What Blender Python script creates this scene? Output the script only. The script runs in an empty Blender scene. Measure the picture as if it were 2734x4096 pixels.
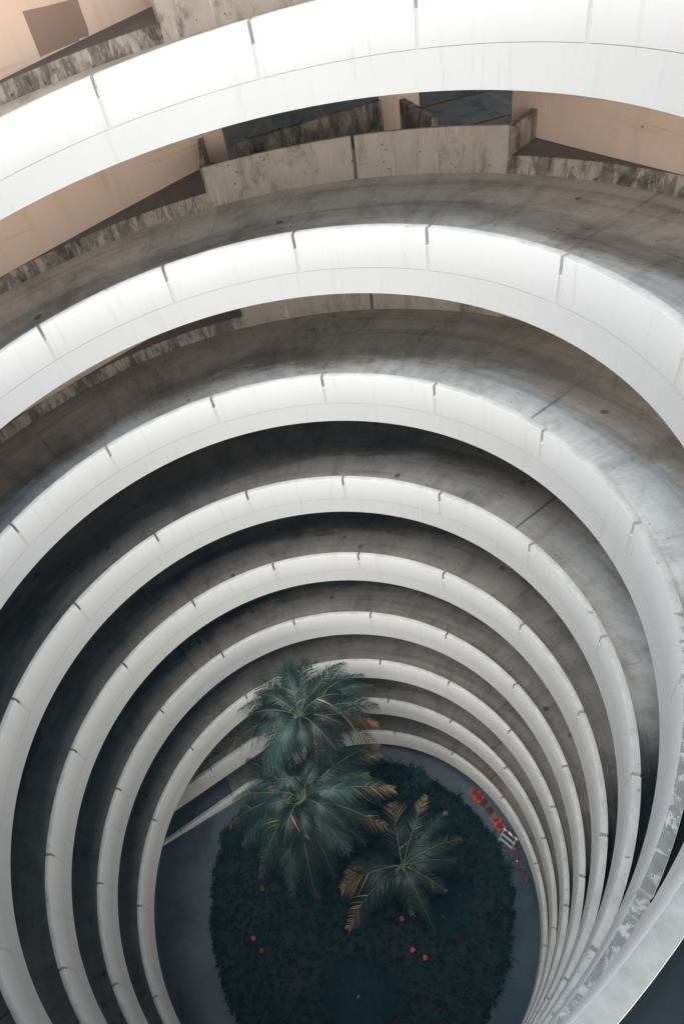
import bpy, math, random
from mathutils import Vector, Matrix, Euler

# ------------------------------------------------------------------ measures
# lengths of the spiral are in units of the well radius (S metres)
S = 7.0
ZG = -4.66                      # ground level (well radii, camera height = 0)
Z0, STEP = -0.5862, 0.4886      # top of ring 1 at theta 0, height between rings
H1, H2 = 0.1122, 0.1902          # panel height, panel + slab edge height
TH = 0.020                      # parapet thickness
DECK_IN, DECK_OUT = 1.016, 1.533
DZ_KERB = 0.064
BOX = 1.542                     # inner faces of the surrounding building
D = math.pi / 8                 # one panel
PHI = -0.0485
RNG = random.Random(7)
VEIL = 0.00030  # density of the added teal volume
scene = bpy.context.scene
COL = scene.collection

def W(x, y, z):
    return (x * S, y * S, (z - ZG) * S)

def joint(j):
    return PHI + D * j

def pos(k, r, th, dz):
    """point of ring k: radius r, angle th, dz below the parapet top"""
    z = Z0 - STEP * (k - 1) - STEP * th / math.pi - dz
    t0 = PHI
    if k >= 8 and th > t0:       # both ramps leave the spiral as straight tangents
        t = th - t0
        x = r * math.cos(t0) - t * math.sin(t0)
        y = r * math.sin(t0) + t * math.cos(t0)
        return W(x, y, z)
    return W(r * math.cos(th), r * math.sin(th), z)

# ------------------------------------------------------------------ mesh tools
class MB:
    def __init__(s):
        s.v = []; s.f = []; s.uv = []; s.w = []; s.c = []; s.mi = []; s.cur = 0
    def vert(s, p, w=0.0, c=(1, 1, 1, 1)):
        s.v.append(tuple(p)); s.w.append(w); s.c.append(c); return len(s.v) - 1
    def face(s, idx, uv=None):
        s.f.append(tuple(idx)); s.mi.append(s.cur); s.uv.append(uv or [(0, 0)] * len(idx))
    def box(s, x0, x1, y0, y1, z0, z1, M=None):
        ps = [(x0,y0,z0),(x1,y0,z0),(x1,y1,z0),(x0,y1,z0),(x0,y0,z1),(x1,y0,z1),(x1,y1,z1),(x0,y1,z1)]
        if M is not None: ps = [tuple(M @ Vector(p)) for p in ps]
        b = len(s.v)
        for p in ps: s.vert(p)
        for q in ((0,3,2,1),(4,5,6,7),(0,1,5,4),(1,2,6,5),(2,3,7,6),(3,0,4,7)):
            P = [Vector(ps[i]) for i in q]
            lu = (P[1]-P[0]).length; lv = (P[3]-P[0]).length
            s.face([b+i for i in q], [(0,0),(lu,0),(lu,lv),(0,lv)])
    def lathe(s, prof, n=20, M=None, cap=True, c=(1,1,1,1)):
        rows = []
        for r, z in prof:
            row = []
            for i in range(n):
                a = 2*math.pi*i/n
                p = Vector((r*math.cos(a), r*math.sin(a), z))
                if M is not None: p = M @ p
                row.append(s.vert(p, 0, c))
            rows.append(row)
        for a, b in zip(rows, rows[1:]):
            for i in range(n):
                j = (i+1) % n
                s.face((a[i], a[j], b[j], b[i]))
        if cap:
            s.face(list(reversed(rows[0]))); s.face(rows[-1])
    def build(s, name, mat, parent=None, sharp=35):
        me = bpy.data.meshes.new(name)
        me.from_pydata(s.v, [], s.f)
        uvl = me.uv_layers.new(name='UVMap')
        flat = [c for f in s.uv for p in f for c in p]
        uvl.data.foreach_set('uv', flat)
        a = me.attributes.new('wear', 'FLOAT', 'POINT'); a.data.foreach_set('value', s.w)
        ca = me.color_attributes.new('tint', 'FLOAT_COLOR', 'POINT')
        ca.data.foreach_set('color', [x for c in s.c for x in c])
        for x in (mat if isinstance(mat, (list, tuple)) else [mat]): me.materials.append(x)
        me.polygons.foreach_set('material_index', s.mi)
        me.polygons.foreach_set('use_smooth', [True] * len(me.polygons))
        me.set_sharp_from_angle(angle=math.radians(sharp))
        me.update()
        o = bpy.data.objects.new(name, me); COL.objects.link(o)
        if parent is not None: o.parent = parent
        return o

def sweep(mb, k, prof, t0, t1, n, wear=0.0, closed=True, caps=True, vscale=S, jitter=None):
    """sweep a (r, dz) outline along ring k; u = arc metres, v = outline metres"""
    rows = []
    for i in range(n + 1):
        th = t0 + (t1 - t0) * i / n
        row = []
        for q, (r, dz) in enumerate(prof):
            if callable(r): r = r(th)
            row.append(mb.vert(pos(k, r, th, dz), wear if not callable(wear) else wear(th)))
        rows.append(row)
    L = [0.0]
    pr = [((p[0](t0) if callable(p[0]) else p[0]), p[1]) for p in prof]
    m = len(pr)
    for q in range(m):
        a, b = pr[q], pr[(q + 1) % m]
        L.append(L[-1] + math.hypot(a[0]-b[0], a[1]-b[1]) * vscale)
    for i in range(n):
        ua = (t0 + (t1-t0)*i/n) * S; ub = (t0 + (t1-t0)*(i+1)/n) * S
        for q in range(m if closed else m - 1):
            q2 = (q + 1) % m
            mb.face((rows[i][q], rows[i][q2], rows[i+1][q2], rows[i+1][q]),
                    [(ua, L[q]), (ua, L[q+1]), (ub, L[q+1]), (ub, L[q])])
    if caps and closed:
        mb.face(list(reversed(rows[0])), [(t0*S, L[q]) for q in range(m)])
        mb.face(rows[-1], [(t1*S, L[q]) for q in range(m)])
    return rows

def empty(name, loc, label, cat, group=None, rot=(0,0,0)):
    o = bpy.data.objects.new(name, None); COL.objects.link(o)
    o.empty_display_size = 0.3
    o.location = loc; o.rotation_euler = rot
    tag(o, label, cat, group)
    return o
def tag(o, label, cat, group=None):
    o['label'] = label; o['category'] = cat; o['kind'] = 'thing'
    if group: o['group'] = group
    return o
def struct(o):
    o['kind'] = 'structure'; return o

# ------------------------------------------------------------------ materials
class NT:
    def __init__(s, name, rough=0.8, spec=0.3):
        s.m = bpy.data.materials.new(name); s.m.use_nodes = True
        s.t = s.m.node_tree; s.b = s.t.nodes['Principled BSDF']
        s.b.inputs['Roughness'].default_value = rough
        s.b.inputs['Specular IOR Level'].default_value = spec
    def n(s, typ, ins=None, **kw):
        x = s.t.nodes.new(typ)
        for k, v in kw.items(): setattr(x, k, v)
        for k, v in (ins or {}).items():
            if isinstance(v, bpy.types.NodeSocket): s.t.links.new(v, x.inputs[k])
            else: x.inputs[k].default_value = v
        return x
    def math(s, op, a, b=0.0, c=0.0, clamp=False):
        x = s.t.nodes.new('ShaderNodeMath'); x.operation = op; x.use_clamp = clamp
        for i, v in enumerate((a, b, c)):
            if isinstance(v, bpy.types.NodeSocket): s.t.links.new(v, x.inputs[i])
            else: x.inputs[i].default_value = v
        return x.outputs[0]
    def ramp(s, v, lo, hi, a=0.0, b=1.0):
        x = s.n('ShaderNodeMapRange', {'From Min': lo, 'From Max': hi, 'To Min': a, 'To Max': b}, interpolation_type='SMOOTHSTEP')
        s.t.links.new(v, x.inputs['Value']); return x.outputs[0]
    def mix(s, f, a, b):
        x = s.t.nodes.new('ShaderNodeMix'); x.data_type = 'RGBA'
        for i, v in ((0, f), (6, a), (7, b)):
            if isinstance(v, bpy.types.NodeSocket): s.t.links.new(v, x.inputs[i])
            else: x.inputs[i].default_value = v if i == 0 else (*v, 1)
        return x.outputs[2]
    def mulc(s, f, a, b):
        x = s.t.nodes.new('ShaderNodeMix'); x.data_type = 'RGBA'; x.blend_type = 'MULTIPLY'
        for i, v in ((0, f), (6, a), (7, b)):
            if isinstance(v, bpy.types.NodeSocket): s.t.links.new(v, x.inputs[i])
            else: x.inputs[i].default_value = v if i == 0 else (*v, 1)
        return x.outputs[2]
    def noise(s, vec, scale, detail=4.0, rough=0.55, dist=0.0):
        x = s.n('ShaderNodeTexNoise', {'Scale': scale, 'Detail': detail, 'Roughness': rough, 'Distortion': dist})
        s.t.links.new(vec, x.inputs['Vector']); return x.outputs[0]
    def vor(s, vec, scale, feature='F1', rand=1.0):
        x = s.n('ShaderNodeTexVoronoi', {'Scale': scale, 'Randomness': rand}, feature=feature)
        s.t.links.new(vec, x.inputs['Vector']); return x.outputs['Distance']
    def coord(s):
        return s.n('ShaderNodeNewGeometry').outputs['Position']
    def uv(s):
        return s.n('ShaderNodeUVMap').outputs[0]
    def scale(s, v, x, y, z=1.0):
        m = s.n('ShaderNodeMapping'); m.inputs['Scale'].default_value = (x, y, z)
        s.t.links.new(v, m.inputs['Vector']); return m.outputs[0]
    def sep(s, v):
        m = s.n('ShaderNodeSeparateXYZ'); s.t.links.new(v, m.inputs[0]); return m.outputs
    def attr(s, name):
        return s.n('ShaderNodeAttribute', attribute_name=name)
    def out(s, col, bump=None, strength=0.3, dist=0.02):
        if isinstance(col, bpy.types.NodeSocket): s.t.links.new(col, s.b.inputs['Base Color'])
        else: s.b.inputs['Base Color'].default_value = (*col, 1)
        if bump is not None:
            x = s.n('ShaderNodeBump', {'Strength': strength, 'Distance': dist})
            s.t.links.new(bump, x.inputs['Height']); s.t.links.new(x.outputs[0], s.b.inputs['Normal'])
        return s.m

def mat_white():
    n = NT('white_paint', 0.55, 0.35)
    P = n.coord(); uv = n.uv()
    nrm = n.sep(n.n('ShaderNodeNewGeometry').outputs['True Normal'])
    up = n.ramp(nrm[2], 0.6, 0.8)
    wear = n.attr('wear').outputs['Fac']
    base = n.mix(n.noise(P, 0.6, 3), (0.455, 0.456, 0.45), (0.425, 0.427, 0.421))
    streak = n.noise(n.scale(P, 6, 6, 0.5), 1.0, 4, 0.6)
    base = n.mulc(n.ramp(streak, 0.54, 0.8, 0, 0.34), base, (0.66, 0.63, 0.56))
    # paint flaked off the tops
    chip = n.noise(P, 6.0, 10, 0.78, 0.5)
    thr = n.math('MULTIPLY_ADD', wear, -0.36, 0.72)
    chipm = n.ramp(n.math('SUBTRACT', chip, thr), -0.012, 0.012)
    fine = n.noise(P, 15.0, 5, 0.65)
    chipm = n.math('MAXIMUM', chipm, n.math('MULTIPLY', n.ramp(fine, 0.66, 0.70), n.math('MINIMUM', n.math('MULTIPLY', wear, 3.0), 1.0)))
    m = n.math('MULTIPLY', chipm, up)
    conc = n.mix(n.noise(P, 7.0, 6, 0.7), (0.055, 0.057, 0.056), (0.19, 0.195, 0.192))
    # a few chips and stains on the faces too
    face = n.noise(P, 1.6, 8, 0.7, 0.3)
    fm = n.math('MULTIPLY', n.ramp(face, 0.735, 0.75), n.math('SUBTRACT', 1.0, up))
    m = n.math('MAXIMUM', m, fm)
    dirt_dim = n.math('MULTIPLY', n.ramp(n.noise(P, 2.2, 5, 0.65), 0.35, 0.65, 0.72, 1.0), up)  # grime plus painted dulling of the tops, against strong overhead light
    base = n.mulc(dirt_dim, base, (0.52, 0.525, 0.52))
    col = n.mix(m, base, conc)
    return n.out(col, n.math('ADD', n.math('MULTIPLY', m, -0.4), n.math('MULTIPLY', n.noise(P, 25, 4), 0.25)), 0.25, 0.01)

def mat_seam():
    n = NT('joint_filler', 0.7, 0.2)
    P = n.coord()
    return n.out(n.mix(n.noise(P, 4.0, 5), (0.45, 0.446, 0.43), (0.40, 0.396, 0.38)))

def mat_deck():
    n = NT('worn_concrete', 0.92, 0.08)
    P = n.coord(); uv = n.uv(); u, v, _ = n.sep(uv)
    # u: metres along, v: metres from the well axis
    wob = n.math('MULTIPLY', n.math('SUBTRACT', n.noise(n.scale(uv, 0.35, 0.9), 1.0, 5, 0.62), 0.5), 2.0)
    wob2 = n.math('MULTIPLY', n.math('SUBTRACT', n.noise(n.scale(uv, 2.2, 5.0), 1.0, 5, 0.7), 0.5), 0.9)
    vv = n.math('ADD', v, n.math('ADD', wob, wob2))
    outer = n.ramp(vv, 8.25, 9.15)
    light = n.mix(n.noise(P, 1.5, 6, 0.65), (0.36, 0.37, 0.37), (0.52, 0.53, 0.53))
    dark = n.mix(n.noise(P, 0.9, 6, 0.62), (0.35, 0.295, 0.235), (0.56, 0.48, 0.39))
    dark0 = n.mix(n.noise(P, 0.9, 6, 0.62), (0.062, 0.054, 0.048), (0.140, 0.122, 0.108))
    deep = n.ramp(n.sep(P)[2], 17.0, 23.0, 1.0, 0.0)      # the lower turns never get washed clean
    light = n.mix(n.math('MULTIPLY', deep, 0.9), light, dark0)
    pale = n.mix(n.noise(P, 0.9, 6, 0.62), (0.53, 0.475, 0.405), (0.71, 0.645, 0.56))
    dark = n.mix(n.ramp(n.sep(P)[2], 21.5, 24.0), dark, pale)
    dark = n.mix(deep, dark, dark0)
    near_dark = n.ramp(n.math('ADD', n.sep(P)[0], n.math('MULTIPLY', n.noise(P, 0.9, 4), 1.2)), -4.9, -3.0, 0.985, 0.0)    # shade painted into the deck colour on the near side
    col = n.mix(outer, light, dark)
    col = n.mulc(near_dark, col, (0.006, 0.016, 0.024))
    mot = n.noise(n.scale(uv, 0.9, 0.5), 1.0, 8, 0.74, 0.8)
    col = n.mulc(n.ramp(mot, 0.45, 0.66, 0, 0.6), col, (0.52, 0.50, 0.49))
    mot2 = n.noise(P, 3.6, 6, 0.72, 0.4)
    col = n.mulc(n.ramp(mot2, 0.5, 0.7, 0, 0.4), col, (0.6, 0.58, 0.56))
    # sooty band at the edge of the rain washed strip
    band = n.math('MULTIPLY', n.ramp(vv, 8.45, 8.85), n.ramp(vv, 8.9, 9.9, 1.0, 0.0))
    band = n.math('MULTIPLY', band, n.ramp(n.noise(n.scale(uv, 0.25, 0.5), 1.0, 3), 0.35, 0.65, 0.25, 0.9))
    col = n.mulc(band, col, (0.50, 0.47, 0.44))
    # radial broom and tyre scuffs
    scuff = n.noise(n.scale(uv, 2.6, 0.35), 1.0, 6, 0.7, 0.6)
    col = n.mulc(n.ramp(scuff, 0.48, 0.72, 0, 0.55), col, (0.62, 0.60, 0.58))
    scuff2 = n.noise(n.scale(uv, 0.14, 2.2), 1.0, 6, 0.65)
    col = n.mulc(n.ramp(scuff2, 0.46, 0.72, 0, 0.75), col, (0.52, 0.50, 0.48))
    # oil spots
    sp = n.vor(P, 1.15); spm = n.math('MULTIPLY', n.ramp(n.math('ADD', sp, n.math('MULTIPLY', n.noise(P, 6, 3), 0.12)), 0.15, 0.175, 1, 0), n.ramp(n.noise(P, 0.5, 2), 0.48, 0.58))
    col = n.mulc(n.math('MULTIPLY', spm, 0.8), col, (0.30, 0.30, 0.32))
    s2 = n.vor(P, 4.2); s2m = n.math('MULTIPLY', n.ramp(s2, 0.07, 0.13, 1, 0), n.ramp(n.noise(P, 0.8, 2), 0.45, 0.55))
    col = n.mulc(n.math('MULTIPLY', s2m, 0.6), col, (0.2, 0.2, 0.22))
    # cracks
    warp = n.n('ShaderNodeMix', data_type='VECTOR'); 
    nz = n.n('ShaderNodeTexNoise', {'Scale': 1.4, 'Detail': 4.0}); n.t.links.new(P, nz.inputs['Vector'])
    warp.inputs[0].default_value = 0.25
    n.t.links.new(P, warp.inputs[4]); n.t.links.new(nz.outputs['Color'], warp.inputs[5])
    cr = n.n('ShaderNodeTexVoronoi', {'Scale': 0.7}, feature='DISTANCE_TO_EDGE'); n.t.links.new(warp.outputs[1], cr.inputs['Vector'])
    crm = n.math('MULTIPLY', n.ramp(cr.outputs['Distance'], 0.004, 0.012, 1, 0), n.ramp(n.noise(P, 0.35, 2), 0.54, 0.64))
    col = n.mulc(n.math('MULTIPLY', crm, 0.28), col, (0.25, 0.25, 0.26))
    # construction joints across the ramp every 90 degrees
    jm = n.math('PINGPONG', n.math('ADD', u, 7 * math.radians(83.5) + 44 * 7), 7 * math.pi / 4)
    jl = n.ramp(n.math('ADD', jm, n.math('MULTIPLY', n.noise(P, 8, 2), 0.02)), 0.02, 0.05, 1, 0)
    col = n.mulc(n.math('MULTIPLY', n.math('MULTIPLY', jl, 0.8), n.ramp(n.noise(P, 0.22, 2), 0.42, 0.6, 0.15, 1.0)), col, (0.2, 0.2, 0.21))
    seg = n.n('ShaderNodeTexWhiteNoise', noise_dimensions='1D')
    n.t.links.new(n.math('FLOOR', n.math('DIVIDE', n.math('ADD', u, 7 * math.radians(83.5) + 44 * 7), 7 * math.pi / 2)), seg.inputs['W'])
    col = n.mulc(n.math('MULTIPLY', seg.outputs['Value'], 0.35), col, (0.62, 0.64, 0.68))
    hgt = n.math('ADD', n.noise(P, 18, 6, 0.7), n.math('MULTIPLY', crm, -0.8))
    return n.out(col, hgt, 0.35, 0.02)

def mat_kerb(name, grime):
    n = NT(name, 0.85, 0.2)
    P = n.coord()
    col = n.mix(n.noise(P, 1.4, 6, 0.65), (0.42, 0.355, 0.285), (0.66, 0.575, 0.48))
    drip = n.noise(n.scale(P, 4.2, 4.2, 0.4), 1.0, 7, 0.7, 0.25)
    col = n.mulc(n.ramp(drip, 0.50, 0.70, 0, 0.5 if grime < 0 else 0.75), col, (0.42, 0.38, 0.35))
    pale = n.noise(n.scale(P, 9.0, 9.0, 0.35), 1.0, 4, 0.6)
    col = n.mix(n.math('MULTIPLY', n.ramp(pale, 0.57, 0.66, 0, 0.75), n.ramp(n.noise(P, 0.45, 2), 0.42, 0.6)), col, (0.72, 0.65, 0.56))
    blot = n.noise(n.scale(P, 1.5, 1.5, 0.9), 1.0, 8, 0.75, 0.4)
    col = n.mulc(n.math('MULTIPLY', n.ramp(blot, 0.47 - grime, 0.70 - grime, 0, 0.93), n.ramp(n.noise(P, 0.28, 3), 0.40, 0.60, 0.4, 1.0)), col, (0.24, 0.21, 0.19))
    low = n.noise(n.scale(P, 3.6, 3.6, 1.3), 1.0, 6, 0.7, 0.6)
    col = n.mulc(n.math('MULTIPLY', n.ramp(low, 0.46, 0.56, 0, 0.85), max(0.0, min(1.0, grime*10))), col, (0.16, 0.145, 0.14))
    pit = n.vor(P, 5.5)
    col = n.mulc(n.math('MULTIPLY', n.ramp(pit, 0.10, 0.17, 0.8, 0), n.ramp(n.noise(P, 1.1, 2), 0.45, 0.6)), col, (0.18, 0.16, 0.15))
    return n.out(col, n.math('ADD', n.noise(P, 14, 6, 0.7), n.math('MULTIPLY', blot, -0.6)), 0.5, 0.02)

def mat_ledge():
    n = NT('dirty_ledge_concrete', 0.9, 0.15)
    P = n.coord()
    col = n.mix(n.noise(P, 1.8, 6, 0.7), (0.12, 0.10, 0.088), (0.24, 0.205, 0.18))
    return n.out(col, n.noise(P, 14, 5), 0.4, 0.02)

def mat_peach():
    n = NT('peach_wall_paint', 0.8, 0.2)
    P = n.coord()
    col = n.mix(n.noise(P, 0.8, 5, 0.6), (0.86, 0.66, 0.52), (0.78, 0.585, 0.455))
    st = n.noise(n.scale(P, 2.2, 2.2, 0.25), 1.0, 5, 0.6)
    col = n.mulc(n.ramp(st, 0.5, 0.75, 0, 0.4), col, (0.70, 0.66, 0.62))
    hz = n.noise(n.scale(P, 0.25, 0.25, 5.0), 1.0, 4, 0.55)
    col = n.mulc(n.ramp(hz, 0.6, 0.72, 0, 0.35), col, (0.62, 0.56, 0.52))
    pt = n.vor(P, 3.0)
    col = n.mulc(n.math('MULTIPLY', n.ramp(pt, 0.05, 0.09, 0.8, 0), n.ramp(n.noise(P, 0.9, 2), 0.5, 0.6)), col, (0.25, 0.2, 0.18))
    return n.out(col, n.noise(P, 20, 4), 0.2, 0.01)

def mat_plain(name, a, b, scale=3.0, rough=0.8, bump=0.2, spec=0.25):
    n = NT(name, rough, spec); P = n.n('ShaderNodeTexCoord').outputs['Object']
    return n.out(n.mix(n.noise(P, scale, 5, 0.6), a, b), n.noise(P, scale * 8, 4), bump, 0.01)

def mat_path():
    n = NT('dark_path_concrete', 0.85, 0.2)
    P = n.coord()
    col = n.mix(n.noise(P, 0.55, 6, 0.62), (0.020, 0.030, 0.037), (0.072, 0.078, 0.083))
    bl = n.noise(P, 0.35, 5, 0.6, 0.4)
    col = n.mulc(n.ramp(bl, 0.5, 0.68, 0, 0.7), col, (0.40, 0.42, 0.45))
    near_dark = n.ramp(n.math('ADD', n.sep(P)[0], n.math('MULTIPLY', n.noise(P, 0.7, 4), 2.0)), -2.0, 1.5, 0.75, 0.0)  # darker, bluer tone towards the near side
    col = n.mulc(near_dark, col, (0.22, 0.42, 0.58))
    gr = n.noise(P, 22, 3, 0.7)
    col = n.mulc(n.ramp(gr, 0.45, 0.7, 0, 0.4), col, (0.55, 0.57, 0.6))
    return n.out(col, gr, 0.4, 0.02)

def mat_garage():
    n = NT('garage_floor_concrete', 0.6, 0.3)
    P = n.coord()
    col = n.mix(n.noise(P, 0.7, 6, 0.65), (0.20, 0.22, 0.22), (0.42, 0.445, 0.44))
    bl = n.noise(P, 0.9, 6, 0.7, 0.6)
    col = n.mulc(n.ramp(bl, 0.5, 0.65, 0, 0.7), col, (0.32, 0.36, 0.38))
    return n.out(col, n.noise(P, 16, 4), 0.3, 0.02)

def mat_leaf(name, rough=0.42, spec=0.45):
    n = NT(name, rough, spec)
    P = n.coord()
    t = n.attr('tint').outputs['Color']
    col = n.mulc(n.ramp(n.noise(P, 3.0, 3), 0.3, 0.7, 0, 0.45), t, (0.55, 0.6, 0.6))
    m = n.out(col)
    tr = n.n('ShaderNodeBsdfTranslucent'); n.t.links.new(col, tr.inputs['Color'])
    mx = n.n('ShaderNodeMixShader', {0: 0.08})
    n.t.links.new(n.b.outputs[0], mx.inputs[1]); n.t.links.new(tr.outputs[0], mx.inputs[2])
    o = n.t.nodes['Material Output']; n.t.links.new(mx.outputs[0], o.inputs['Surface'])
    return m

def mat_stripes():
    n = NT('striped_board_paint', 0.5, 0.4)
    u, v, _ = n.sep(n.uv())
    w = n.math('FRACT', n.math('MULTIPLY', n.math('ADD', u, v), 3.2))
    return n.out(n.mix(n.math('GREATER_THAN', w, 0.5), (0.34, 0.34, 0.33), (0.22, 0.035, 0.024)))

M_WHITE = mat_white(); M_SEAM = mat_seam(); M_DECK = mat_deck(); M_KERB = mat_kerb('stained_concrete', -0.015); M_GRIME = mat_kerb('grimy_concrete', 0.07); M_LEDGE = mat_ledge()
M_PEACH = mat_peach(); M_PATH = mat_path(); M_GAR = mat_garage()
M_PATCH = mat_plain('brown_rect_colour', (0.27, 0.18, 0.135), (0.44, 0.305, 0.23), 0.75, 0.85, 0.3)
M_CEIL = mat_plain('shade_slab_concrete', (0.2, 0.19, 0.18), (0.3, 0.29, 0.27), 0.8)
M_UNDER = mat_plain('soffit_bounce_tint', (0.50, 0.56, 0.58), (0.44, 0.49, 0.51), 0.8)  # unseen soffits tinted pale blue to bounce light onto the decks
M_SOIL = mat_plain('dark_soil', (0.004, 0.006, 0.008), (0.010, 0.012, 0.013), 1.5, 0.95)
M_LEAF = mat_leaf('palm_leaf', 0.55, 0.22); M_COVER = mat_leaf('cover_leaf', 0.7, 0.08)
M_BARK = mat_plain('palm_bark', (0.07, 0.055, 0.042), (0.15, 0.125, 0.10), 4.0, 0.95, 0.6)
M_ORANGE = mat_plain('orange_plastic', (0.25, 0.033, 0.021), (0.17, 0.024, 0.018), 6.0, 0.5, 0.1)
M_REDDISH = mat_plain('faded_red_plastic', (0.11, 0.018, 0.016), (0.075, 0.014, 0.013), 6.0, 0.6, 0.1)
M_BLACK = mat_plain('black_rubber', (0.012, 0.013, 0.015), (0.025, 0.026, 0.028), 6.0, 0.75, 0.2)
M_COLLAR = mat_plain('white_reflective_band', (0.21, 0.22, 0.23), (0.14, 0.15, 0.16), 9.0, 0.5, 0.1)
M_STRIPE = mat_stripes()
M_LINE = mat_plain('white_line_paint', (0.50, 0.50, 0.47), (0.33, 0.33, 0.31), 2.5, 0.8)
M_OLINE = mat_plain('orange_line_paint', (0.30, 0.15, 0.08), (0.20, 0.11, 0.07), 2.5, 0.8)
M_PETAL_DIM = mat_plain('faded_petal', (0.13, 0.02, 0.016), (0.08, 0.014, 0.012), 20.0, 0.7, 0.1)
M_PETAL = mat_plain('red_petal', (0.26, 0.032, 0.024), (0.16, 0.020, 0.016), 20.0, 0.6, 0.1)
M_METAL = mat_plain('dark_pipe', (0.10, 0.10, 0.10), (0.16, 0.16, 0.155), 5.0, 0.5)

# ------------------------------------------------------------------ the spiral
WEAR = {0: 0.3, 1: 0.26, 2: 0.26, 3: 0.24, 4: 0.22, 5: 0.24, 6: 0.24, 7: 0.26, 8: 0.28, 9: 0.28}
def jr(k):
    if k == 1: return range(-7, 8)
    if k >= 8: return range(-8, 4)
    return range(-8, 8)

PANEL = [(1.0, H1 - 0.0004), (1.0, 0.0022), (1.0006, 0.0007), (1.0024, 0.0), (1.0 + TH - 0.0020, 0.0), (1.0 + TH - 0.0006, 0.0007),
         (1.0 + TH, 0.0022), (1.0 + TH, H1 - 0.0004)]
ORD = ['', 'topmost', 'second', 'third', 'fourth', 'fifth', 'sixth', 'seventh', 'eighth', 'lowest']
LAB = {
 1: 'topmost white curved parapet ring, the one in front of the peach wall and garage opening',
 2: 'second white curved parapet ring from the top, below the tall stained concrete barrier',
 3: 'third white curved parapet ring from the top, with flaked paint along its top',
 4: 'fourth white curved parapet ring from the top of the spiral',
 5: 'fifth white curved parapet ring from the top of the spiral',
 6: 'sixth white curved parapet ring from the top, just above the tall palm',
 7: 'seventh white curved parapet ring, the last one unbroken at left, partly behind the tall palm',
 8: 'white parapet second from the bottom, running off straight to the left behind the palms',
 9: 'lowest white parapet above the cones, ending as a low straight wall on the path',
}
for k in range(1, 10):
    js = list(jr(k))
    mid = 0.0
    t = empty('parapet_wall', pos(k, 1.0, mid, H1), LAB[k], 'parapet wall', 'white parapet rings of the spiral ramp')
    inv = Matrix.Translation(Vector(t.location)).inverted()
    gap = 0.0046
    for j in js:
        mb = MB()
        def wear(th, k=k, j=j):
            b = WEAR[k]
            if th < -1.9: b += {2: 1.2, 3: 0.46, 4: 0.13, 5: 0.06}.get(k, 0.0) * min(1.0, (-1.9 - th) / 0.6)
            return b
        wj = RNG.uniform(-0.08, 0.10)
        sweep(mb, k, PANEL, joint(j) + gap, joint(j + 1) - gap, 14, wear=lambda th: max(0, wear(th) + wj))
        o = mb.build('panel', M_WHITE, t, 40); o.matrix_parent_inverse = inv
    a, b = joint(js[0]), joint(js[-1] + 1)
    n = len(js) * 12
    mb = MB()
    sweep(mb, k, [(1.0, H2), (1.0, H1 + 0.0004), (DECK_IN - 0.0006, H1 + 0.0004), (DECK_IN - 0.0006, H2)], a, b, n)
    o = mb.build('slab_edge', M_WHITE, t, 40); o.matrix_parent_inverse = inv
    for j in js:     # infill in the lower part of every joint; the upper part stays an open slot
        mb = MB()
        sweep(mb, k, [(1.0014, H1 + 0.0003), (1.0014, 0.046), (1.0145, 0.046), (1.0145, H1 + 0.0003)], joint(j) - 0.009, joint(j) + 0.009, 2)
        o = mb.build('joint_infill', M_SEAM, t, 40); o.matrix_parent_inverse = inv
    # ramp surface
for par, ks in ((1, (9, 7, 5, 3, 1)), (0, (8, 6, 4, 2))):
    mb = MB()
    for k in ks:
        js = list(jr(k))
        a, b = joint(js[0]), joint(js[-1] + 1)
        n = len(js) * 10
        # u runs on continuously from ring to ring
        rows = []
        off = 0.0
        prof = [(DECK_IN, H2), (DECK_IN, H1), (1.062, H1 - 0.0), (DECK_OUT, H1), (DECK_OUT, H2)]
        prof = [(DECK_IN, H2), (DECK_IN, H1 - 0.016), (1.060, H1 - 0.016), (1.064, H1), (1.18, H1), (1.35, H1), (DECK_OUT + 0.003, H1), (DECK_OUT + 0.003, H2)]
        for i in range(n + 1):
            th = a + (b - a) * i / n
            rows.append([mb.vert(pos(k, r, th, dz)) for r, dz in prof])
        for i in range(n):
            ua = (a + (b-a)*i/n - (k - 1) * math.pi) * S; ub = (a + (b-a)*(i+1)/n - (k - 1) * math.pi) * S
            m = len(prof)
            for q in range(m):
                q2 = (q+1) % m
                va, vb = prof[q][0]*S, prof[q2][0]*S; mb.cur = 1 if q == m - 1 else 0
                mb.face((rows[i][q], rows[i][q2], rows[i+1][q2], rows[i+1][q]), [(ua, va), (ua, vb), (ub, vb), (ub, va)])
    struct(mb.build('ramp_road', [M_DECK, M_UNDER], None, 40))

# unseen slab added above the camera to shade the near ramp corner
mb = MB()
prof = [(1.03, 0.0), (1.03, 0.06), (1.7, 0.06), (1.7, 0.0)]
rows = []
for i in range(25):
    th = math.radians(184) + math.radians(46) * i / 24
    rows.append([mb.vert(W(r*math.cos(th), r*math.sin(th), 0.20 + h)) for r, h in prof])
for A_, B_ in zip(rows, rows[1:]):
    for q in range(4): mb.face((A_[q], A_[(q+1)%4], B_[(q+1)%4], B_[q]), [(0,0),(1,0),(1,1),(0,1)])
mb.face(list(reversed(rows[0]))); mb.face(rows[-1])
struct(mb.build('shade_slab', M_CEIL))

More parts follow.
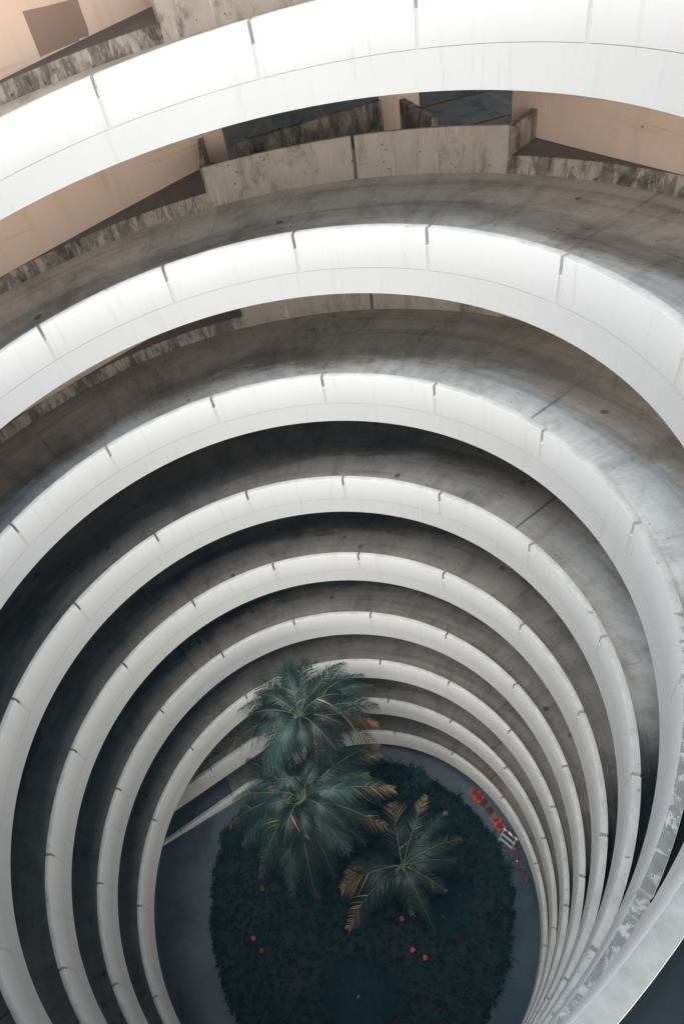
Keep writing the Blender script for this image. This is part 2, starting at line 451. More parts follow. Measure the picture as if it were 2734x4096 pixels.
# outer kerbs, with a tall barrier where each level opens to the garage
def boxr(th):
    return (BOX - 0.0006) / max(abs(math.cos(th)), abs(math.sin(th)))
TA, TB = math.radians(-67.3), math.radians(-29.8)
KLAB = {1: 'low stained kerb and concrete barrier along the peach wall at the very top',
        2: 'tall streaked concrete barrier and kerb below the topmost white ring, garage opening behind it',
        3: 'dark stained outer kerb glimpsed under the second white ring'}
for k in range(1, 9):
    t = empty('kerb_wall', pos(k, 1.52, math.radians(-47), H1), KLAB.get(k, 'stained outer kerb on the ramp behind the %s white ring' % ORD[k]), 'kerb', 'outer kerbs of the ramp')
    inv = Matrix.Translation(Vector(t.location)).inverted()
    a = joint(-8); b = joint(8) if k < 8 else joint(0)
    low = [(1.5325, H1 + 0.002), (1.5365, DZ_KERB + 0.002), (1.5385, DZ_KERB)]
    for (p, q, n) in ((a, TA, 50), (TB, b, 90)):
        mb = MB(); sweep(mb, k, low + [(1.5400, DZ_KERB), (1.5400, H1 + 0.002)], p, q, n)
        o = mb.build('low_kerb', M_GRIME, t); o.matrix_parent_inverse = inv
        # ledge between the kerb and the straight building walls
        mb = MB(); sweep(mb, k, [(1.5402, DZ_KERB + 0.0012), (lambda th: max(1.5403, boxr(th)), DZ_KERB + 0.0012), (lambda th: max(1.5403, boxr(th)), DZ_KERB + 0.03), (1.5402, DZ_KERB + 0.03)], p, q, n)
        o = mb.build('ledge', M_LEDGE, t); o.matrix_parent_inverse = inv
    tm = math.radians(-48.8)
    for (p, q) in ((TA, tm - 0.004), (tm + 0.004, TB)):
        mb = MB()
        sweep(mb, k, [(1.530, H1 + 0.002), (1.535, 0.075), (1.539, -0.014), (1.5405, -0.016), (1.549, -0.016), (1.551, -0.014), (1.551, H1 + 0.05)], p, q, 18)
        o = mb.build('tall_barrier', M_KERB, t); o.matrix_parent_inverse = inv
    mb = MB(); sweep(mb, k, [(1.532, H1 + 0.002), (1.537, 0.02), (1.545, 0.02), (1.545, H1 + 0.002)], tm - 0.0035, tm + 0.0035, 2)
    o = mb.build('joint_infill', M_LEDGE, t); o.matrix_parent_inverse = inv
    # wing walls closing the ledge at both ends of the opening
    for (th, wx, wy, sgn) in ((TB, BOX - 0.0005, -0.86, 1), (TA, 0.625, -BOX + 0.0005, -1)):
        zt = Z0 - STEP*(k-1) - STEP*th/math.pi
        p0 = Vector((1.544*math.cos(th), 1.544*math.sin(th), 0)); p1 = Vector((wx, wy, 0))
        d = (p1 - p0).normalized(); nrm = Vector((-d.y, d.x, 0)) * 0.009
        mb = MB(); vs = []
        for z in (zt - H1 - 0.03, zt + 0.013):
            for p in (p0 - nrm, p1 - nrm, p1 + nrm, p0 + nrm):
                vs.append(mb.vert(W(p.x, p.y, z + (0.012 if (z > zt and sgn > 0 and p is not p0 and (p - p1).length < 0.02) else 0))))
        for q in ((3,2,1,0),(4,5,6,7),(0,1,5,4),(1,2,6,5),(2,3,7,6),(3,0,4,7)): mb.face([vs[i] for i in q])
        o = mb.build('wing_wall', M_GRIME, t); o.matrix_parent_inverse = inv

# ------------------------------------------------------------------ building round the spiral
def wall(name, x0, x1, y0, y1, z0, z1, mat, label=None, cat='wall', group=None, parts=()):
    mb = MB()
    a = W(x0, y0, z0); b = W(x1, y1, z1)
    mb.box(a[0], b[0], a[1], b[1], a[2], b[2])
    for (q) in parts:
        a = W(q[0], q[2], q[4]); b = W(q[1], q[3], q[5]); mb.box(a[0], b[0], a[1], b[1], a[2], b[2])
    o = mb.build(name, mat)
    if label: tag(o, label, cat, group)
    return o
TOPZ = 0.02
wl = wall('building_wall', BOX, BOX + 0.06, -0.944, BOX + 0.06, ZG, TOPZ, M_PEACH, 'peach painted wall at upper left carrying a brown rectangle')
wr = wall('building_wall', -0.42, 0.723, -BOX - 0.06, -BOX, ZG, TOPZ, M_PEACH, 'peach painted wall at upper right, right of the garage opening')
wall('building_wall', -1.3, BOX - 0.0005, BOX, BOX + 0.06, -3.75, TOPZ, M_PEACH, 'peach painted wall on the left side behind the rings', parts=[(-1.3, 0.9, BOX, BOX + 0.06, ZG, -3.7505)])
# unseen flat roof with a deep eave, added to shade the peach walls
mb = MB()
pl = [(0.55, BOX + 0.06)] + [(1.10*math.cos(math.radians(a)), 1.10*math.sin(math.radians(a))) for a in range(60, -113, -6)] + [(-0.42, -4.0), (4.1, -4.0), (4.1, BOX + 0.06)]
up = [mb.vert(W(x, y, TOPZ + 0.09)) for x, y in pl]; dn = [mb.vert(W(x, y, TOPZ + 0.0005)) for x, y in pl]
mb.face(up); mb.face(list(reversed(dn)))
for i in range(len(pl)):
    j = (i+1) % len(pl); mb.face((up[j], up[i], dn[i], dn[j]))
struct(mb.build('shade_roof', M_CEIL))
# brown rectangle on the upper left wall
mb = MB()
pts = [(-0.449, -0.488), (-0.52, -0.494), (-0.612, -0.499), (-0.6105, -0.535), (-0.6115, -0.575), (-0.607, -0.592), (-0.576, -0.5905), (-0.574, -0.595), (-0.49, -0.598), (-0.447, -0.601)]
f = [mb.vert(W(BOX - 0.0006, y, z)) for y, z in pts]; g = [mb.vert(W(BOX - 0.0001, y, z)) for y, z in pts]
mb.face(f); 
for i in range(len(f)):
    j = (i+1) % len(f); mb.face((f[j], f[i], g[i], g[j]))
mb.build('brown_rect', M_PATCH, wl)['label'] = 'brown rectangle'
# garage levels behind the opening
for lv in range(0, 4):
    zf = Z0 - STEP*(lv - 1) + STEP*math.radians(48)/math.pi - 0.185
    mb = MB()
    # L shaped slab outside the square shaft corner and the corner itself
    pl = [(0.724, -3.9), (4.0, -3.9), (4.0, -0.945), (1.585, -0.945), (1.585, -0.944), (BOX, -0.944), (1.551*math.cos(TB), 1.551*math.sin(TB))]
    for i in range(1, 12):
        th = TB + (TA - TB)*i/12; pl.append((1.546*math.cos(th), 1.546*math.sin(th)))
    pl += [(1.551*math.cos(TA), 1.551*math.sin(TA)), (0.723, -BOX), (0.723, -BOX - 0.06)]
    up = [mb.vert(W(x, y, zf)) for x, y in pl]; dn = [mb.vert(W(x, y, zf - 0.07)) for x, y in pl]
    mb.face(list(reversed(up))); mb.face(dn)
    for i in range(len(pl)):
        j = (i+1) % len(pl); mb.face((up[i], up[j], dn[j], dn[i]))
    struct(mb.build('garage_floor', M_GAR))
    if lv == 0: continue
    # inner barrier wall, pillar and stub wall in the opening
    if lv != 2: continue
    gz = zf + 0.0005
    def slab(p, q, w, h0, h1):
        mb = MB(); p = Vector((p[0], p[1], 0)); q = Vector((q[0], q[1], 0)); d = (q-p).normalized(); nn = Vector((-d.y, d.x, 0))*w/2
        vs = []
        for zi in (0, 1):
            for c, h in ((p-nn, h0), (q-nn, h1), (q+nn, h1), (p+nn, h0)):
                vs.append(mb.vert(W(c.x, c.y, gz + (h if zi else 0.0))))
        for f in ((3,2,1,0),(4,5,6,7),(0,1,5,4),(1,2,6,5),(2,3,7,6),(3,0,4,7)): mb.face([vs[i] for i in f])
        return mb
    where = 'seen through the garage opening'
    tag(slab((1.53, -0.962), (1.37, -1.50), 0.022, 0.108, 0.118).build('barrier_wall', M_GRIME), 'brown water streaked barrier wall inside the garage, ' + where, 'barrier')
    tag(slab((1.40, -1.515), (1.315, -1.63), 0.07, STEP - 0.0705, STEP - 0.0705).build('pillar', M_PEACH), 'peach painted square pillar, ' + where, 'pillar')
    tag(slab((1.27, -1.525), (1.05, -1.50), 0.022, 0.135, 0.135).build('stub_wall', M_GRIME), 'short dark concrete stub wall beside the pillar, ' + where, 'wall')
    if True:
        def strip(name, x0, y0, x1, y1, w, mat, lab):
            p = Vector((x0, y0)); q = Vector((x1, y1)); d = (q-p).normalized(); nn = Vector((-d.y, d.x))*w/2
            mb = MB(); vs = [mb.vert(W(c.x, c.y, zf + 0.0007)) for c in (p-nn, q-nn, q+nn, p+nn)]
            mb.face(vs); o = mb.build(name, mat); struct(o); return o
        for q in ((1.70, -1.212, 2.4, -1.46), (1.77, -1.130, 2.4, -1.80), (1.66, -1.43, 2.4, -1.66)):
            strip('parking_line', *q, 0.020, M_LINE, '')
        strip('lane_line', 1.52, -1.51, 1.20, -2.40, 0.016, M_OLINE, '')
        strip('lane_line', 1.21, -1.61, 0.95, -2.40, 0.016, M_OLINE, '')
        strip('parking_line', 1.46, -1.99, 1.0, -1.93, 0.020, M_LINE, '')
gw = MB()
a = W(4.0, -4.0, ZG); b = W(4.1, 1.6, TOPZ); gw.box(a[0], b[0], a[1], b[1], a[2], b[2])
tag(gw.build('garage_wall', M_CEIL), 'grey far wall of the garage beyond the opening', 'wall')
gw = MB()
a = W(-1.6, -4.0, ZG); b = W(3.999, -3.9, TOPZ); gw.box(a[0], b[0], a[1], b[1], a[2], b[2])
tag(gw.build('garage_wall', M_CEIL), 'grey side wall of the garage beyond the opening', 'wall')

# ------------------------------------------------------------------ ground and planting bed
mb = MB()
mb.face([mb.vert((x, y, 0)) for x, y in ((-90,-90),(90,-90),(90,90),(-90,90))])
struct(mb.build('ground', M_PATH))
BC, BR = (0.051*S, 0.004*S), 0.925*S
def bed_r(a):
    d = math.degrees(a) % 360
    T = [(0, .945), (28.8, .965), (45.2, .936), (55.9, .914), (80.2, .888), (98.1, .906), (150, .915), (197.4, .92), (214.5, .916), (225.6, .921), (236.7, .935),
         (247.2, .95), (256.4, .938), (268, .918), (282.9, .892), (298.3, .892), (316.7, .885), (360, .945)]
    for (d0, r0), (d1, r1) in zip(T, T[1:]):
        if d <= d1: return (r0 + (r1 - r0)*(d - d0)/(d1 - d0) - 0.022)*S + 0.03*math.sin(17*a)
mb = MB(); rim = []; low = []
for i in range(120):
    a = 2*math.pi*i/120; r = bed_r(a)
    rim.append(mb.vert((BC[0] + (r-0.06)*math.cos(a), BC[1] + (r-0.06)*math.sin(a), 0.09)))
    low.append(mb.vert((BC[0] + r*math.cos(a), BC[1] + r*math.sin(a), -0.01)))
mb.face(rim)
for i in range(120):
    j = (i+1) % 120; mb.face((low[i], low[j], rim[j], rim[i]))
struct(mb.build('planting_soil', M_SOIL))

def leaf_strip(mb, p, d, up, L, w, droop, c, segs=2, tipw=0.12, bend=None):
    """a thin pointed leaf from p along d, falling by droop"""
    d = d.normalized(); side = d.cross(up).normalized()
    prev = None
    for i in range(segs + 1):
        t = i / segs
        q = p + d * (L * t) + Vector((0, 0, -droop * t * t * L))
        ww = w * (1.0 - (1 - tipw) * t ** 1.5) * (0.55 + 0.45 * min(1, t * 3) if i == 0 else 1)
        a = mb.vert(q - side * ww / 2, 0, c); b = mb.vert(q + side * ww / 2, 0, c)
        if prev: mb.face((prev[0], prev[1], b, a))
        prev = (a, b)

def vcol(base, var, rng):
    k = 1 + rng.uniform(-var, var); return (base[0]*k, base[1]*k, base[2]*k, 1)

# low ground cover over the whole bed
rng = random.Random(3)
mb = MB()
for i in range(5200):
    a = rng.uniform(0, 2*math.pi); r = (bed_r(a) - 0.08) * math.sqrt(rng.random())
    if i < 800: r = bed_r(a) - rng.uniform(-0.07, 0.12)
    x, y = BC[0] + r*math.cos(a), BC[1] + r*math.sin(a)
    clump = 0.5 + 0.5*math.sin(x*1.7 + 1.3*math.sin(y*1.1))*math.cos(y*1.9)
    h = rng.uniform(0.10, 0.30) + 0.22*clump
    n = rng.randint(5, 8); a0 = rng.uniform(0, 6.28)
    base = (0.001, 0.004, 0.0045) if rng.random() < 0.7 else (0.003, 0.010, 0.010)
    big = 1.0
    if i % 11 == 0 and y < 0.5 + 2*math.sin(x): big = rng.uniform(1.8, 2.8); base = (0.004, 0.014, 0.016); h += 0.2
    for q in range(n):
        b = a0 + 6.28*q/n + rng.uniform(-.3, .3); el = rng.uniform(0.15, 1.0)
        dd = Vector((math.cos(b)*math.cos(el), math.sin(b)*math.cos(el), math.sin(el)))
        leaf_strip(mb, Vector((x, y, h*0.6)), dd, Vector((0,0,1)), big*rng.uniform(0.10, 0.24), big*rng.uniform(0.022, 0.05), 0.35, vcol(base, 0.35, rng))
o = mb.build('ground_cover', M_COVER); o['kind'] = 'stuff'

# ------------------------------------------------------------------ palms
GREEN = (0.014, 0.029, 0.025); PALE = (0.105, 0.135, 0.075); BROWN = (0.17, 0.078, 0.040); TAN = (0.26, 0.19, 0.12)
def frond(parent, az, L, drop, rng, rise=0.22, leaf=0.55, dead=0.0, droopk=0.75, twist=0.0, nl=66, seed=0, wid=0.030, tan=False):
    mb = MB(); fk = rng.choice((0.28, 0.42, 0.6, 0.85, 1.5))
    ca, sa = math.cos(az), math.sin(az)
    H = Vector((ca, sa, 0)); N = 26
    pts = []
    cx, cz = L*0.45, rise*L + 0.2*max(0, -drop)
    for i in range(N + 1):
        t = i / N
        x = 2*(1-t)*t*cx + t*t*L
        z = 2*(1-t)*t*cz*1.6 - t*t*drop
        s = twist * L * t * t
        pts.append(H*x + Vector((-sa, ca, 0))*s + Vector((0, 0, z)))
    def at(t):
        f = min(t*N, N - 1e-6); i = int(f); return pts[i].lerp(pts[i+1], f-i), (pts[i+1]-pts[i]).normalized()
    # leaf stalk
    rc = (0.06, 0.075, 0.05, 1)
    prev = None
    for i in range(N + 1):
        t = i / N; p, tg = at(t)
        side = tg.cross(Vector((0,0,1))).normalized(); upv = side.cross(tg)
        w = 0.020*(1-t)**0.8 + 0.004
        ring = [mb.vert(p + side*w*c_ + upv*w*0.6*s_, 0, rc) for c_, s_ in ((1,0),(0.2,1),(-1,0),(0,-1))]
        if prev:
            for q in range(4): mb.face((prev[q], prev[(q+1)%4], ring[(q+1)%4], ring[q]))
        prev = ring
    for i in range(nl):
        t = 0.12 + 0.88*(i + rng.uniform(-.25, .25))/nl; t = min(t, 0.995)
        p, tg = at(t)
        side = tg.cross(Vector((0,0,1))).normalized(); upv = side.cross(tg)
        ll = leaf*(0.45 + 0.9*math.sin(math.pi*min(1, t*0.80 + 0.14)))*(1 - 0.40*max(0, t-0.7)/0.3)
        for sg in (-1, 1):
            if rng.random() < 0.03: continue
            fwd = 0.70 + 0.85*t + rng.uniform(-.10, .10)
            d = (side*sg + tg*fwd + upv*(0.30 - 0.18*t + rng.uniform(-.08, .08)))
            k = (t - (1-dead*0.75)) / 0.4 if dead > 0 else -1
            br = max(0.0, min(1.0, k + rng.uniform(-.35, .35)))
            if rng.random() < 0.012: br = rng.uniform(.3, 1)
            g = vcol(tuple(x*fk for x in GREEN), 0.35, rng); e = vcol(BROWN if rng.random() < (0.25 if tan else 0.6) else TAN, 0.3, rng)
            c = tuple(g[q]*(1-br) + e[q]*br for q in range(3)) + (1,)
            leaf_strip(mb, p, d, upv, ll*rng.uniform(.85, 1.1), wid*rng.uniform(.8, 1.25), droopk*rng.uniform(.6, 1.4), c, 3, 0.10)
    return mb.build('frond', M_LEAF, parent, 180)

def palm(label, crown, base, fronds, rng, leaf, trunk_r, extra=()):
    root = empty('palm_tree', base, label, 'palm tree', 'palms in the planting bed')
    c = Vector(crown) - Vector(base)
    mb = MB(); n = 40; rows = []
    for i in range(n + 1):
        t = i / n
        p = Vector((c.x*(t**1.6), c.y*(t**1.6), c.z*t))
        r = trunk_r*(1.25 - 0.45*t + 0.25*math.exp(-t*12)) * (1.0 + 0.05*(i % 2))
        rows.append([mb.vert(p + Vector((r*math.cos(6.283*q/12), r*math.sin(6.283*q/12), 0))) for q in range(12)])
    for a, b in zip(rows, rows[1:]):
        for q in range(12): mb.face((a[q], a[(q+1)%12], b[(q+1)%12], b[q]))
    mb.face(rows[-1])
    mb.build('trunk', M_BARK, root)
    for (az, L, drop, kw) in fronds:
        kw = dict(kw)
        f = frond(root, math.radians(az), L*S, drop*S, rng, leaf=leaf*kw.pop('lf', 1.0), **kw)
        f.location = c
    return root, c

# crown measures: azimuth in degrees, reach and tip drop in well radii
c1 = [(-8,.357,.06,{}),(-36,.307,.02,{'rise':.3}),(-19,.316,.0,{}),(-66,.355,.06,{}),(-82,.374,.10,{}),(-92,.382,.13,{'dead':.12}),(15,.379,.08,{}),(21,.326,.12,{'rise':.15}),
      (38,.382,.18,{}),(68,.396,.20,{'dead':.3}),(-112,.359,.08,{'dead':.12}),(-120,.339,.16,{'dead':.45}),(-133,.343,.26,{'dead':.4}),(126,.22,.18,{}),(-150,.20,.16,{}),(-175,.25,.26,{}),(40,.28,.25,{}),
      (100,.30,.24,{}),(-50,.30,.16,{}),(0,.30,.2,{})]
c2 = [(32,.327,.08,{}),(49,.381,.15,{'dead':.12}),(65,.398,.20,{'dead':.3}),(80,.357,.23,{}),(107,.364,.25,{'dead':.12}),(132,.355,.33,{'dead':.1}),(152,.363,.28,{'dead':.12}),(141,.227,.10,{'rise':.12}),
      (-167,.285,.15,{}),(-137,.387,.14,{'dead':.3}),(-116,.431,.06,{'dead':.4}),(-103,.328,.03,{'dead':.1}),(4,.294,.0,{'rise':.3}),(21,.368,.05,{}),(-50,.248,-.04,{'rise':.35}),(-85,.398,.02,{}),
      (-90,.437,.10,{'dead':.35}),(95,.30,.28,{}),(-150,.30,.26,{}),(170,.30,.30,{}),(120,.27,.2,{})]
rng = random.Random(11)
for cl_, n_ in ((c1, 13), (c2, 13)):            # younger inner fronds, shorter and steeper
    for i in range(n_):
        cl_.append((360*i/n_ + rng.uniform(-12, 12), rng.uniform(.13, .26), rng.uniform(-.06, .06), {'rise': rng.uniform(.3, .55), 'lf': .8, 'droopk': .8}))
crown1 = W(.474, -.207, -3.0); base1 = W(.60, -.17, ZG)
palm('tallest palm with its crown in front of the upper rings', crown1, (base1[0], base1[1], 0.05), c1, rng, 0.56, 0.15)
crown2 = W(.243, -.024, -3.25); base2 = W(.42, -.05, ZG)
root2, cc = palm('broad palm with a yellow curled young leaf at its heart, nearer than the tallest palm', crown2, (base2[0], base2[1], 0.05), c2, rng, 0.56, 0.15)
# yellow curled spear leaf
mb = MB()
for q in range(26):
    a = q/26*math.pi*1.7; p = Vector((0.28*math.cos(a)*0.9 + 0.05, 0.30*math.sin(a) + 0.12, 0.32 + 0.12*math.sin(a*0.7)))
    d = Vector((-math.sin(a), math.cos(a), 0.25 + rng.uniform(-.2, .2)))
    leaf_strip(mb, p, d, Vector((math.cos(a), math.sin(a), .4)), 0.24, 0.06, 0.3, vcol((0.14, 0.155, 0.06), .25, rng), 3, .2)
o = mb.build('young_leaf', M_LEAF, root2, 180); o.location = cc
c3 = [(-26,.326,.0,{'dead':.55,'lf':1.1,'rise':.4}),(-63,.369,-.05,{'dead':.5,'lf':.7,'twist':.12,'rise':.4}),(-76,.369,.02,{'lf':.6,'dead':.2}),(-98,.354,.08,{'lf':.7,'dead':.15}),(-115,.285,.10,{'lf':.8}),(-147,.24,.16,{'lf':.7,'dead':.2}),
      (175,.304,.26,{'lf':.6}),(170,.22,.2,{'lf':.6}),(72,.352,.10,{'dead':.6,'lf':1.1,'rise':.3}),(91,.41,.2,{'dead':.55,'lf':.9,'twist':.1}),(103,.20,.16,{'lf':.8}),(155,.20,.2,{'lf':.7,'dead':.2}),(62,.309,.05,{'dead':.6})]
for f in c3: f[3].update(nl=31, wid=0.042, tan=True, droopk=0.35)
crown3 = W(-.091, -.294, -3.95); base3 = W(-.05, -.30, ZG)
palm('short sparse palm with orange scorched frond tips, right of the two tall crowns', crown3, (base3[0], base3[1], 0.05), c3, rng, 0.60, 0.11)

# ------------------------------------------------------------------ ferns, shrubs and flowers
def fern(label, x, y, L, n, h, rng):
    root = empty('tree_fern', W(x, y, ZG), label, 'fern', 'ferns in the planting bed')
    mb = MB(); mb.lathe([(0.09, 0.0), (0.07, h*0.5), (0.08, h)], 10); mb.build('stem', M_BARK, root)
    for i in range(n):
        az = 6.283*i/n + rng.uniform(-.12, .12); l = L*rng.uniform(.85, 1.1)
        m = MB(); H = Vector((math.cos(az), math.sin(az), 0)); pv = None
        for q in range(30):
            t = (q+1)/30; p = H*l*t + Vector((0, 0, h + l*0.55*t - l*0.75*t*t))
            tg = (H + Vector((0, 0, 0.55 - 1.5*t))).normalized(); sd = tg.cross(Vector((0,0,1))).normalized()
            ll = l*0.26*math.sin(math.pi*min(1, t*.86+.12))
            for sg in (-1, 1):
                leaf_strip(m, p, sd*sg + tg*.35, sd.cross(tg), ll, 0.034*l, .2, vcol((0.003, 0.012, 0.015), .3, rng), 2, .15)
        m.build('frond', M_COVER, root, 180)
rng = random.Random(5)
fern('large dark fern with whorled fronds at the bottom centre of the bed', -.36, .245, 1.75, 15, 0.75, rng)
fern('small fern below the short palm', -.30, -.38, 0.95, 12, 0.4, rng)
fern('small fern nearest the right hand edge of the bed', -.26, -.53, 0.8, 11, 0.4, rng)

def shrub(label, x, y, R, n, rng, base=(0.010, 0.024, 0.028)):
    root = empty('leafy_shrub', W(x, y, ZG), label, 'shrub', 'strap leaved shrubs in the bed')
    mb = MB(); mb.lathe([(0.04, 0), (0.03, 0.5)], 8); mb.build('stem', M_BARK, root)
    m = MB()
    for i in range(n):
        a = rng.uniform(0, 6.283); r = R*math.sqrt(rng.random()); c = Vector((r*math.cos(a), r*math.sin(a), rng.uniform(.45, .95)))
        k = rng.randint(8, 12)
        for q in range(k):
            b = 6.283*q/k + rng.uniform(-.2, .2); el = rng.uniform(.05, .8)
            leaf_strip(m, c, Vector((math.cos(b)*math.cos(el), math.sin(b)*math.cos(el), math.sin(el))), Vector((0,0,1)), rng.uniform(.2, .34), .05, .5, vcol(base, .4, rng), 3, .1)
    m.build('leaves', M_COVER, root, 180)
shrub('strap leaved shrub at the far edge of the bed, above the short palm', .40, -.70, .55, 16, rng)
shrub('strap leaved shrub between the short palm and the row of cones', .12, -.66, .6, 14, rng, (0.007, 0.018, 0.022))
shrub('dark bushy plant at the left edge of the bed under the broad palm', .80, .47, .42, 14, rng, (0.005, 0.014, 0.016))
shrub('strap leaved shrub near the right edge of the bed, below the cones', -.08, -.62, .5, 12, rng, (0.007, 0.018, 0.022))

FL = [(.223,.612,'red flower low on the left of the bed, the upper of two close together'),(.141,.60,'red flower low on the left of the bed, the lower of two close together'),
      (-.175,-.173,'red flower just under the short palm'),(-.336,-.133,'red flower below the short palm, upper of a close pair'),(-.405,-.169,'red flower below the short palm, lower right of a close pair'),
      (.428,.44,'faint red flower under the broad palm fronds')]
for x, y, lab in FL:
    p = W(x, y, ZG)
    root = empty('red_flower', p, lab, 'flower', 'red flowers in the bed')
    mb = MB(); mb.lathe([(0.012, 0.0), (0.01, 0.46)], 6); mb.build('stem', M_BARK, root)
    m = MB()
    for q in range(14):
        b = 6.283*q/14 + rng.uniform(-.15, .15); el = (0.15, 0.6)[q % 2]
        leaf_strip(m, Vector((0, 0, .46)), Vector((math.cos(b)*math.cos(el), math.sin(b)*math.cos(el), math.sin(el))), Vector((0,0,1)), 0.105, 0.045, .25, (1,1,1,1), 2, .45)
    m.build('petals', M_PETAL_DIM if ('lower of' in lab or 'faint' in lab) else M_PETAL, root, 180)

# ------------------------------------------------------------------ cones, posts and barricade
def cone_proto(name, body, base_mat, collar, square=True, s=1.0):
    root = empty(name, (0, 0, 0), '', 'traffic cone', 'traffic cones on the path')
    mb = MB()
    if square:
        w = 0.20*s
        mb.box(-w, w, -w, w, 0, 0.035*s)
        mb.box(-w*.86, w*.86, -w*.86, w*.86, 0.0352*s, 0.05*s)
    else: mb.lathe([(0.19*s, 0), (0.20*s, 0.012), (0.20*s, 0.04*s), (0.17*s, 0.055*s)], 24)
    mb.build('base', base_mat, root)
    mb = MB(); mb.lathe([(0.150*s, 0.0502*s), (0.14*s, 0.075*s), (0.115*s, 0.22*s), (0.036*s, 0.70*s), (0.028*s, 0.715*s), (0.02*s, 0.70*s)], 24)
    mb.build('body', body, root)
    if collar:
        for z0, z1 in ((0.40, 0.48), (0.54, 0.59)):
            f = lambda z: (0.115 - (z-0.22)*(0.079/0.48) + 0.003)*s
            mb = MB(); mb.lathe([(f(z0), z0*s), (f(z1), z1*s)], 24, cap=False); mb.build('collar', M_COLLAR, root)
    return root
def dup(root, loc, rz, label):
    r = root.copy(); COL.objects.link(r); r.location = loc; r.rotation_euler = (0, 0, rz); r['label'] = label
    for ch in list(root.children):
        c = ch.copy(); COL.objects.link(c); c.parent = r
    return r
kinds = {}
def cone(kind, x, y, rz, label):
    p = W(x, y, ZG); p = (p[0], p[1], 0.0)
    if kind not in kinds:
        kinds[kind] = {'o': lambda: cone_proto('traffic_cone', M_ORANGE, M_ORANGE, False, True, .88),
                       'c': lambda: cone_proto('traffic_cone', M_ORANGE, M_ORANGE, True, True, .92),
                       'r': lambda: cone_proto('traffic_cone', M_REDDISH, M_BLACK, False, True, .8),
                       'w': lambda: cone_proto('traffic_cone', M_REDDISH, M_BLACK, True, True, .8)}[kind]()
        t = kinds[kind]; t.location = p; t.rotation_euler = (0, 0, rz); t['label'] = label
        return t
    return dup(kinds[kind], p, rz, label)
cone('o', .165, -.985, .35, 'orange traffic cone at the far end of the row, half under the ring')
cone('o', .123, -.983, .25, 'orange traffic cone with a square orange base, second from the far end of the row')
cone('r', .084, -.99, .3, 'faded red cone next to the far pair of orange cones')
cone('r', .025, -.99, .2, 'faded red cone on a dark base, alone in the gap of the row')
cone('c', -.037, -.986, .15, 'bright orange traffic cone with white collars and a square orange base')
cone('o', -.082, -.98, .1, 'orange traffic cone just beside the bright collared one')
cone('w', -.123, -.98, .05, 'faded red cone with white collars leaning by the white barricade')
# folded barricade: two white boards and one striped board on two legs
p = W(-.177, -.965, ZG)
root = empty('road_barricade', (p[0], p[1], 0), 'white road barricade with a red and white striped board', 'barricade', None, (0, 0, math.radians(14)))
for yy, zz, mt, nm in ((0.16, .10, M_COLLAR, 'board'), (0.03, .42, M_COLLAR, 'board'), (-0.14, .62, M_STRIPE, 'striped_board')):
    m = MB(); m.box(-.34, .34, yy - .038, yy + .038, zz, zz + .03); m.build(nm, mt, root)
for sx in (-.30, .30):
    for (y0, y1) in ((0.22, -.08), (-.30, -.10)):
        m = MB(); a = Vector((sx, y0, 0)); b = Vector((sx, y1, .62)); w = .022
        vs = [m.vert(c + Vector((dx, dy, 0))) for c in (a, b) for dx, dy in ((-w,-w),(w,-w),(w,w),(-w,w))]
        for f in ((3,2,1,0),(4,5,6,7),(0,1,5,4),(1,2,6,5),(2,3,7,6),(3,0,4,7)): m.face([vs[i] for i in f])
        m.build('leg', M_COLLAR, root)
def post(x, y, label, r, tall, tube):
    p = W(x, y, ZG)
    root = empty('delineator_post', (p[0], p[1], 0), label, 'delineator post', 'delineator posts on the path')
    m = MB(); m.lathe([(r, 0), (r*1.02, .015), (r*.98, .05), (r*.55, .075), (.06, .085)], 28); m.build('base', M_BLACK, root)
    if tube:
        m = MB(); m.lathe([(.052, .08), (.05, tall), (.042, tall + .02), (.02, tall + .03)], 18); m.build('tube', M_ORANGE if tube == 1 else M_REDDISH, root)
        m = MB(); m.lathe([(.0535, tall*.62), (.0535, tall*.72)], 18, cap=False); m.build('collar', M_COLLAR, root)
    else:
        m = MB(); m.lathe([(.03, .08), (.028, .16), (.02, .17)], 14); m.build('socket', M_LINE, root)
post(-.246, -.952, 'orange delineator post on a wide round black base, beside the barricade', .30, .62, 1)
post(-.298, -.93, 'round black post base without a tube, second from the near end of the row', .27, .2, 0)
post(-.358, -.915, 'faded orange delineator post on a dark base, near end of the row but one', .18, .78, 2)
post(-.411, -.895, 'faded orange delineator post at the near end of the row', .18, .78, 2)

# ------------------------------------------------------------------ teal veil added to lift the dark tones
hm = bpy.data.materials.new('teal_veil'); hm.use_nodes = True
ht = hm.node_tree; ht.nodes.remove(ht.nodes['Principled BSDF'])
hv = ht.nodes.new('ShaderNodeVolumePrincipled'); hv.inputs['Color'].default_value = (0.18, 0.66, 1.0, 1); hv.inputs['Density'].default_value = VEIL
ht.links.new(hv.outputs[0], ht.nodes['Material Output'].inputs['Volume'])
mb = MB(); mb.box(-95, 95, -95, 95, -1.0, 37.0)
if VEIL > 0:
    o = mb.build('teal_volume', hm); o['kind'] = 'stuff'

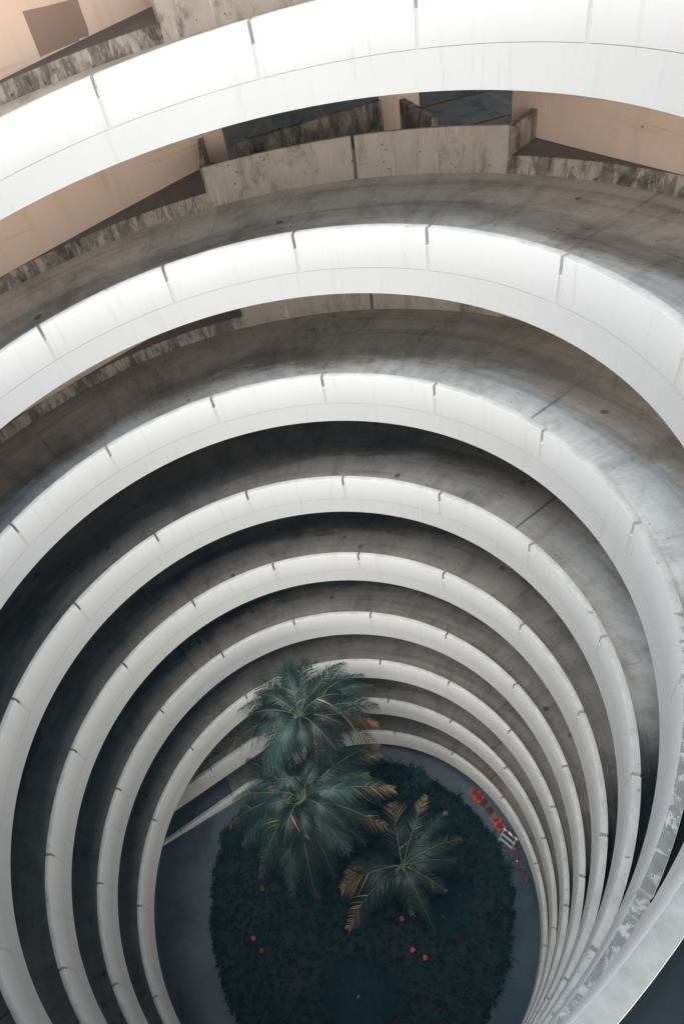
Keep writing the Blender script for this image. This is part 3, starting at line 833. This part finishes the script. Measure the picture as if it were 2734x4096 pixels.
# ------------------------------------------------------------------ camera
CAM = dict(d=0.98814, a=-0.37829, b=0.88103, c=-0.23356, f=1605.1, cx=-18.6, cy=40.9)
a, b, c = CAM['a'], CAM['b'], CAM['c']
fw = Vector((math.cos(a)*math.cos(b), math.sin(a)*math.cos(b), -math.sin(b)))
r = Vector((math.sin(a), -math.cos(a), 0)); u = r.cross(fw)
r2 = r*math.cos(c) + u*math.sin(c); u2 = u*math.cos(c) - r*math.sin(c)
cd = bpy.data.cameras.new('camera'); cam = bpy.data.objects.new('camera', cd); COL.objects.link(cam)
M = Matrix((( r2.x, u2.x, -fw.x), (r2.y, u2.y, -fw.y), (r2.z, u2.z, -fw.z))).to_4x4()
M.translation = Vector(W(-CAM['d'], 0, 0)); cam.matrix_world = M
cd.sensor_fit = 'HORIZONTAL'; cd.sensor_width = 36; cd.lens = 36*CAM['f']/1568
# a cropped frame: the optical axis is a little off its middle
cd.shift_x = -CAM['cx']/1568; cd.shift_y = CAM['cy']/1568
cd.clip_end = 2000; cd.clip_start = 0.05
scene.camera = cam

# ------------------------------------------------------------------ light
SUN_EL, SUN_AZ = math.radians(74), math.radians(128)     # azimuth from +x towards +y
w = bpy.data.worlds.new('World'); scene.world = w; w.use_nodes = True
nt = w.node_tree; bg = nt.nodes['Background']
sky = nt.nodes.new('ShaderNodeTexSky'); sky.sky_type = 'NISHITA'; sky.sun_disc = False
sky.sun_elevation = SUN_EL; sky.sun_rotation = math.pi/2 - SUN_AZ
sky.air_density = 1.0; sky.dust_density = 2.0
# thin even cloud over the sky
cl = nt.nodes.new('ShaderNodeMix'); cl.data_type = 'RGBA'; cl.inputs[0].default_value = 0.65
tc = nt.nodes.new('ShaderNodeTexCoord'); sx = nt.nodes.new('ShaderNodeSeparateXYZ'); nt.links.new(tc.outputs['Generated'], sx.inputs[0])
hz = nt.nodes.new('ShaderNodeMapRange'); hz.inputs['From Min'].default_value = 0.0; hz.inputs['From Max'].default_value = 0.75
hz.inputs['To Min'].default_value = 1.0; hz.inputs['To Max'].default_value = 0.0; nt.links.new(sx.outputs[2], hz.inputs['Value'])
cc = nt.nodes.new('ShaderNodeMix'); cc.data_type = 'RGBA'; nt.links.new(hz.outputs[0], cc.inputs[0])
cc.inputs[6].default_value = (2.7, 4.5, 6.0, 1); cc.inputs[7].default_value = (17.0, 14.6, 12.2, 1)   # overhead, near the horizon
nt.links.new(cc.outputs[2], cl.inputs[7])
nt.links.new(sky.outputs[0], cl.inputs[6])
nt.links.new(cl.outputs[2], bg.inputs[0]); bg.inputs[1].default_value = 0.14
sl = bpy.data.lights.new('sun', 'SUN'); so = bpy.data.objects.new('sun', sl); COL.objects.link(so)
sl.energy = 3.8; sl.angle = math.radians(46); sl.color = (1.0, 0.97, 0.92)
dirv = Vector((math.cos(SUN_EL)*math.cos(SUN_AZ), math.cos(SUN_EL)*math.sin(SUN_AZ), math.sin(SUN_EL)))
so.rotation_euler = (-dirv).to_track_quat('-Z', 'Y').to_euler(); so.location = (0, 0, 60)
scene.view_settings.view_transform = 'Standard'; scene.view_settings.look = 'None'
scene.view_settings.exposure = 1.42; scene.view_settings.gamma = 1.0
scene.render.engine = 'CYCLES'
scene.cycles.use_denoising = True
scene.cycles.max_bounces = 10; scene.cycles.diffuse_bounces = 8
